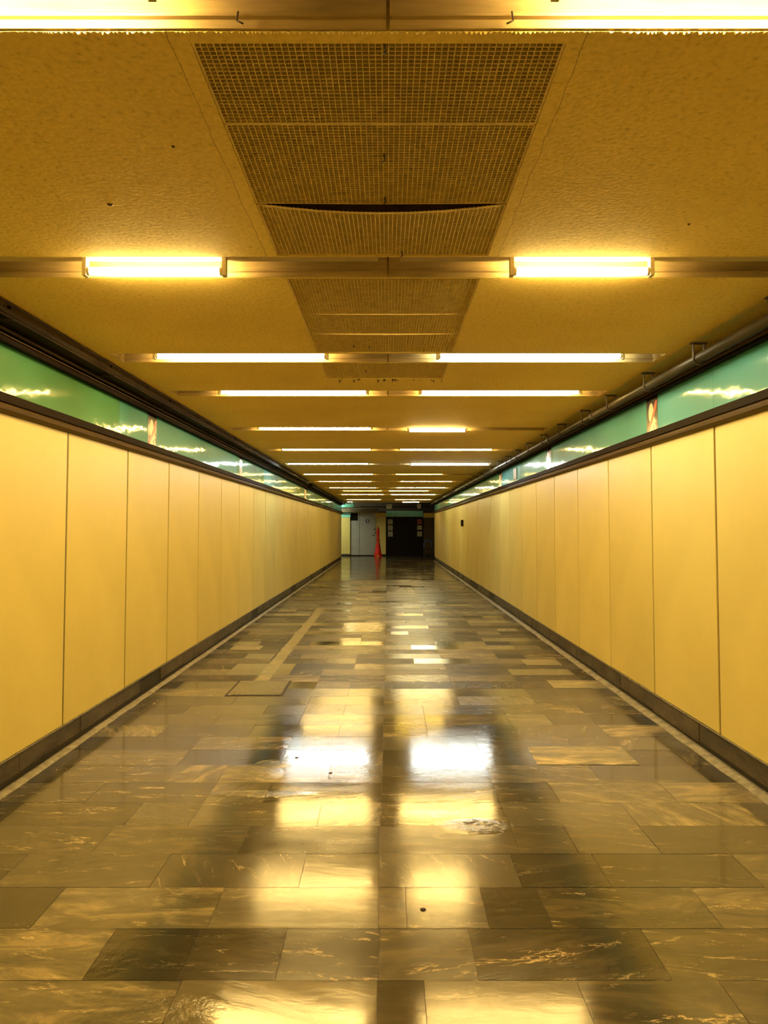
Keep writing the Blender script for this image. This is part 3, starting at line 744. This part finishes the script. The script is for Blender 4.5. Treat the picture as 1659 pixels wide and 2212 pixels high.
def far(px, py, Y=YF): return on_depth(px, py, Y)
def cx_(v): return 700 + v / 5.925
def cy_(v): return 1040 + v / 5.925
def farbox(name, m_, a, b_, c_, d_, y0, y1, parent=None, bevel=0, extend=None):
    xa, za = far(cx_(a), cy_(c_)); xb, zb_ = far(cx_(b_), cy_(d_))
    if extend is not None: xa = extend
    bx = MB(); bx.box(xa, xb, y0, y1, max(zb_, 0), za); return bx.build(name, m_, parent, bevel)
pl = thing('wall_pillar', (-2.4, YF, 0), 'cream pillar with aqua band left of the grey door at the far end', 'pillar', 'banded pillars at the far end')
farbox('pillar_face', M['laminate'], 100, 335, 460, 928, YF - .22, YF - .002, pl)
farbox('aqua_band', M['aqua'], 100, 342, 400, 458, YF - .26, YF - .002, pl)
farbox('pillar_base', M['groove'], 100, 335, 928, 962, YF - .20, YF - .002, pl)
p2 = thing('wall_pillar', (-.45, YF, 0), 'cream pillar with yellow band behind the tall red cone', 'pillar', 'banded pillars at the far end')
farbox('pillar_face', M['laminate'], 668, 790, 458, 930, YF - .20, YF - .002, p2)
farbox('yellow_band', M['yellow'], 658, 792, 402, 455, YF - .26, YF - .002, p2)
farbox('pillar_base', M['groove'], 668, 790, 930, 966, YF - .18, YF - .002, p2)
xr0, _ = far(cx_(1274), 1100); xr1 = 2.9
p3 = thing('wall_pillar', (2.4, YF, 0), 'pillar with shade painted into its brown face and a dull yellow band, dark far right corner', 'pillar', 'banded pillars at the far end')
b = MB(); b.box(xr0, xr1, YF - .20, YF - .002, .12, 2.03); b.build('pillar_face', mat('shaded_tan', (.10, .06, .02), .7), p3)  # face colour has the shade of the dark corner painted in
b = MB(); b.box(xr0 - .02, xr1, YF - .26, YF - .002, 2.03, 2.28); b.build('yellow_band', M['yellow'], p3)
b = MB(); b.box(xr0, xr1, YF - .18, YF - .002, 0, .12); b.build('pillar_base', M['groove'], p3)

# grey double door with the number 4
dr = thing('door_1', (-1.3, YF, 0), 'grey metal double door with a round blue number 4 sign at the far end', 'door')
dr['kind'] = 'structure'
xa, zt_ = far(cx_(343), cy_(405)); xm, _ = far(cx_(455), 1100); xb, _ = far(cx_(664), 1100)
b = MB(); b.box(xa, xm - .006, YF - .09, YF - .03, .06, zt_); b.build('door_leaf', M['steel'], dr, bevel=.004)
b = MB(); b.box(xm + .006, xb, YF - .09, YF - .03, .06, zt_); lf = b.build('door_leaf', M['steel'], dr, bevel=.004)
b = MB(); b.box(xa - .01, xb + .01, YF - .06, YF - .002, 0, .06); b.build('threshold', M['groove'], dr)
b = MB(); b.box(xa - .01, xb + .03, YF - .10, YF - .002, zt_, zt_ + .05); b.build('door_header', M['laminate'], dr)
xq, zq = far(cx_(433), cy_(500)); b = MB(); b.box(xa + .0, xq, YF - .115, YF - .09, zq, zt_ - .005); b.build('dark_vent', M['dark_panel'], dr)
for (a_, c_) in ((652, 612), (660, 658), (638, 688)):
    X, Z = far(cx_(a_), cy_(c_)); b = MB(); b.box(X - .05, X + .03, YF - .125, YF - .09, Z - .03, Z + .03); b.build('bolt', M['clip'], dr, bevel=.006)
# round sign
X, Z = far(cx_(557), cy_(508)); sg = thing('number_sign', (X, YF - .1, Z), 'round dark blue sign with a white number 4 on the grey door', 'sign')
b = MB(); b.tube((X, YF - .098, Z), (X, YF - .0905, Z), .098, 32); b.build('disc', M['navy'], sg)
f4 = [(-.045, -.015), (.01, .062), (.03, .062), (.03, -.010), (.045, -.010), (.045, -.028), (.03, -.028), (.03, -.062), (.008, -.062), (.008, -.028), (-.045, -.028)]
b = MB(); n_ = len(f4)
for yy in (YF - .1015, YF - .098):
    for (dx_, dz_) in f4: b.v.append((X + dx_, yy, Z + dz_))
b.face(range(n_)); b.face([n_ + k_ for k_ in range(n_)][::-1])
for k_ in range(n_): b.face((k_, (k_ + 1) % n_, n_ + (k_ + 1) % n_, n_ + k_))
b.build('numeral', M['white'], sg)

# dark shutter front with green band, posters
sh = thing('dark_kiosk_front', (.85, YF, 0), 'dark brown closed front under a green band at the far end of the corridor', 'kiosk front')
farbox('front_panel', M['dark_panel'], 795, 1266, 455, 966, YF - .10, YF - .002, sh)
farbox('green_band', M['teal'], 793, 1264, 378, 453, YF - .28, YF - .002, sh)
X, Z = far(cx_(1033), cy_(600)); b = MB(); b.box(X - .03, X + .03, YF - .112, YF - .10, Z - .012, Z + .02); b.build('handle', M['rail'], sh)
for (a_, b2, c_, d_, m_, lb) in ((815, 878, 485, 548, 'paper', 'grey notice at the top left of the dark kiosk front'), (815, 878, 562, 628, 'paper', 'grey notice in the middle of the left column on the dark kiosk front'), (818, 878, 640, 705, 'paper', 'grey notice at the bottom of the left column on the dark kiosk front'),
                                 (1192, 1248, 483, 545, 'redpaper', 'reddish notice at the top right of the dark kiosk front'), (1192, 1250, 564, 618, 'paper', 'pale green notice in the middle of the right column on the dark kiosk front'), (1192, 1252, 640, 702, 'paper', 'pale green notice at the bottom of the right column on the dark kiosk front')):
    xa, za = far(cx_(a_), cy_(c_)); xb, zb_ = far(cx_(b2), cy_(d_)); b = MB(); b.box(xa, xb, YF - .104, YF - .1, zb_, za)
    yy = za - .03
    while yy > zb_ + .02: b.box(xa + .02, xb - .03, YF - .1045, YF - .104, yy - .008, yy, 1); yy -= .035
    o = b.build('notice', [M[m_], M['clip']]); tag(o, lb, 'notice', 'notices on the dark kiosk front')
X, Z = far(cx_(820), cy_(735)); b = MB(); b.box(X - .03, X + .04, YF - .13, YF - .10, Z - .05, Z + .05); o = b.build('door_lock', M['pipe'], bevel=.01); tag(o, 'small pale padlock at the left edge of the dark kiosk front', 'lock')

# tall red cone
yc = 39.55; xc, _ = on_depth(cx_(690), 1200, yc)
cn = thing('safety_cone', (xc, yc, 0), 'tall slender red safety cone standing before the yellow-banded pillar', 'cone')
b = MB(); b.lathe((xc, yc, 0), [(.20, .045), (.195, .07), (.165, .25), (.14, .40), (.118, .55), (.10, .68), (.092, .80), (.085, .82), (.083, .95), (.072, .98), (.070, 1.10), (.082, 1.14), (.085, 1.30), (.070, 1.40), (.045, 1.50), (.018, 1.55), (.012, 1.60)], 28)
b.build('cone_body', M['red'], cn)
b = MB(); b.box(xc - .22, xc + .22, yc - .22, yc + .22, 0, .045); b.build('foot_plate', M['red'], cn, bevel=.01)
b = MB(); b.box(xc - .06, xc + .05, yc - .245, yc - .2, .005, .085); b.build('amber_tag', M['amber'], cn, bevel=.01)
b = MB(); b.lathe((xc, yc, 0), [(.099, .70), (.103, .70), (.095, .78), (.091, .78)], 28); b.build('orange_ring', M['orange'], cn)

# blue chair in the dark corner, facing the corridor
X, _ = on_depth(925, 1190, 39.0)
ch = thing('chair', (X, 39.0, 0), 'blue-backed chair in the dark right corner of the far end, half hidden by the wall', 'chair')
b = MB(); b.box(X - .22, X + .22, 38.8, 39.22, .42, .46); b.build('seat', M['groove'], ch, bevel=.015)
b = MB(); pts = [(X - .2, 39.22, .46), (X - .2, 39.25, .70), (X - .14, 39.26, .82), (X, 39.27, .86), (X + .14, 39.26, .82), (X + .2, 39.25, .70), (X + .2, 39.22, .46)]
b.path(pts, .035, 10); b.build('backrest', M['blue'], ch)
for sx_ in (-.19, .19):
    for sy_ in (38.84, 39.19):
        b = MB(); b.tube((X + sx_, sy_, 0), (X + sx_ * .95, sy_, .42), .014, 8); b.build('leg', M['pipe'], ch)

# hanging boxes, pale light box, pipes above the door
for (a_, b2, c_, d_, lb) in ((795, 870, 288, 350, 'larger pale box sign hanging above the green band, left of the smaller one'), (1192, 1242, 290, 346, 'smaller pale box sign hanging above the right end of the green band')):
    xa, za = on_depth(cx_(a_), cy_(c_), 38.6); xb, zb_ = on_depth(cx_(b2), cy_(d_), 38.6)
    e = thing('hanging_box', ((xa + xb) / 2, 38.6, zb_), lb, 'sign box', 'pale boxes hanging at the far end')
    b = MB(); b.box(xa, xb, 38.6, 38.85, zb_, za); b.build('case', M['white'], e, bevel=.01)
    b = MB(); b.tube(((xa + xb) / 2, 38.72, za), ((xa + xb) / 2, 38.72, HZ), .012, 8); b.build('rod', M['clip'], e)
    b = MB(); b.lathe(((xa + xb) / 2, 38.72, zb_ - .03), [(.02, 0), (.035, .03)], 12); b.build('knob', M['white'], e)
e = thing('cross_pipes', (-2, 39.6, 2.5), 'pale parallel pipes crossing above the grey door', 'pipes')
for (c_, r_) in ((322, .018), (352, .022), (364, .022), (376, .022), (390, .026)):
    Z = on_depth(800, cy_(c_), 40.2)[1]
    b = MB(); b.tube((HX0, 40.2, Z), (far(cx_(700), 1100)[0] if c_ > 330 else -1.4, 40.2, Z), r_, 10); b.build('pipe_run', M['batten'], e)
for xx in (-4.2, -2.6, -1.6):
    b = MB(); b.box(xx, xx + .03, 40.23, 40.26, 2.3, HZ); b.build('pipe_bracket', M['clip'], e)
xa, za = on_depth(cx_(205), cy_(288), 39.0); xb, zb_ = on_depth(cx_(388), cy_(336), 39.0)
b = MB(); b.box(xa, xb, 38.6, 39.3, zb_, za); b.box(xa + .1, xa + .13, 38.9, 38.93, za, HZ); b.box(xb - .13, xb - .1, 38.9, 38.93, za, HZ); o = b.build('pale_cabinet', M['aqua'], bevel=.02); tag(o, 'pale green box hung above the left end of the far lobby', 'box')
b = MB(); b.box(HX0, HX1, YF - .30, YF - .10, 2.62, 2.75); b.box(HX0, HX1, 37.3, 37.5, 2.80, 2.95)
o = b.build('trim_7', M['lobby']); tag(o, kind='structure')
# lobby light, hidden behind the end of the left wall
e = thing('fluorescent_light', (-3.05, 38.4, 2.95), 'fluorescent batten light in the lobby round the corner of the left wall', 'ceiling light', 'lobby light')
b = MB(); b.box(-3.7, -2.42, 38.3, 38.5, 2.98, HZ - .002); b.build('ballast_cover', M['batten'], e)
b = MB(); b.tube((-3.65, 38.4, 2.93), (-2.48, 38.4, 2.93), .018, 12); b.build('tube', emis('tube_lobby', (0.90, 0.95, 0.68), 240 * GAIN), e)
for xx in (-3.665, -2.465):
    b = MB(); b.box(xx - .012, xx + .012, 38.38, 38.42, 2.90, 2.98); b.build('socket', M['socket'], e)

# litter on the floor
for (px, py) in ((641, 1637), (714, 1670), (914, 1965), (913, 1294)):
    X, Y = on_level(px, py, 0)
    b = MB(); b.lathe((X, Y, 0.0008), [(.012, 0), (.010, .003), (.004, .004)], 9)
    o = b.build('litter', M['clip'] if py != 1294 else M['white']); tag(o, {641: 'tiny brown speck at the upper left of the bright reflection left of centre', 714: 'tiny brown speck in the bright reflection left of centre, the lower one', 914: 'tiny dark speck in the foreground reflection right of centre', 913: 'tiny white scrap on the far part of the floor'}[px], 'litter')

# torn bits along the far edge of the last grate, scuffs on the plaster, supports
db = MB()
for i in range(26):
    px = R.choice([R.uniform(735, 860), R.uniform(720, 960)]); X, Y = on_level(px, 819 + R.uniform(-1, 3), CEIL)
    ln = R.uniform(.008, .03); k0 = len(db.v)
    db.v += [(X, Y, CEIL + .001), (X + R.uniform(.006, .02), Y, CEIL + .001), (X + R.uniform(-.01, .01), Y + .004, CEIL - ln), (X + .004, Y + .008, CEIL)]
    db.face((k0, k0 + 1, k0 + 2)); db.face((k0, k0 + 2, k0 + 3)); db.face((k0 + 1, k0 + 3, k0 + 2))
o = db.build('torn_edge', M['clip'], co); tag(o, kind='stuff')
for (px, py, r_) in ((238, 442, .012), (374, 316, .006), (823, 1042, .02), (1488, 484, .006)):
    X, Y = on_level(px, py, CEIL); b = MB(); b.lathe((X, Y, CEIL - .004), [(r_ * .4, 0), (r_, .0038)], 8); b.build('plaster_scuff', M['clip'], co)
ya_, za_ = on_side(1110, 1015, XR); yb_, zb_ = on_side(1117, 1034, XR)
b = MB(); b.box(XR - .012, XR - .002, min(ya_, yb_), max(ya_, yb_), 2.30, 2.49); o = b.build('metal_plate', M['joint'], bevel=.002)
tag(o, 'narrow upright metal plate on the green frieze of the right wall, far along', 'plate')
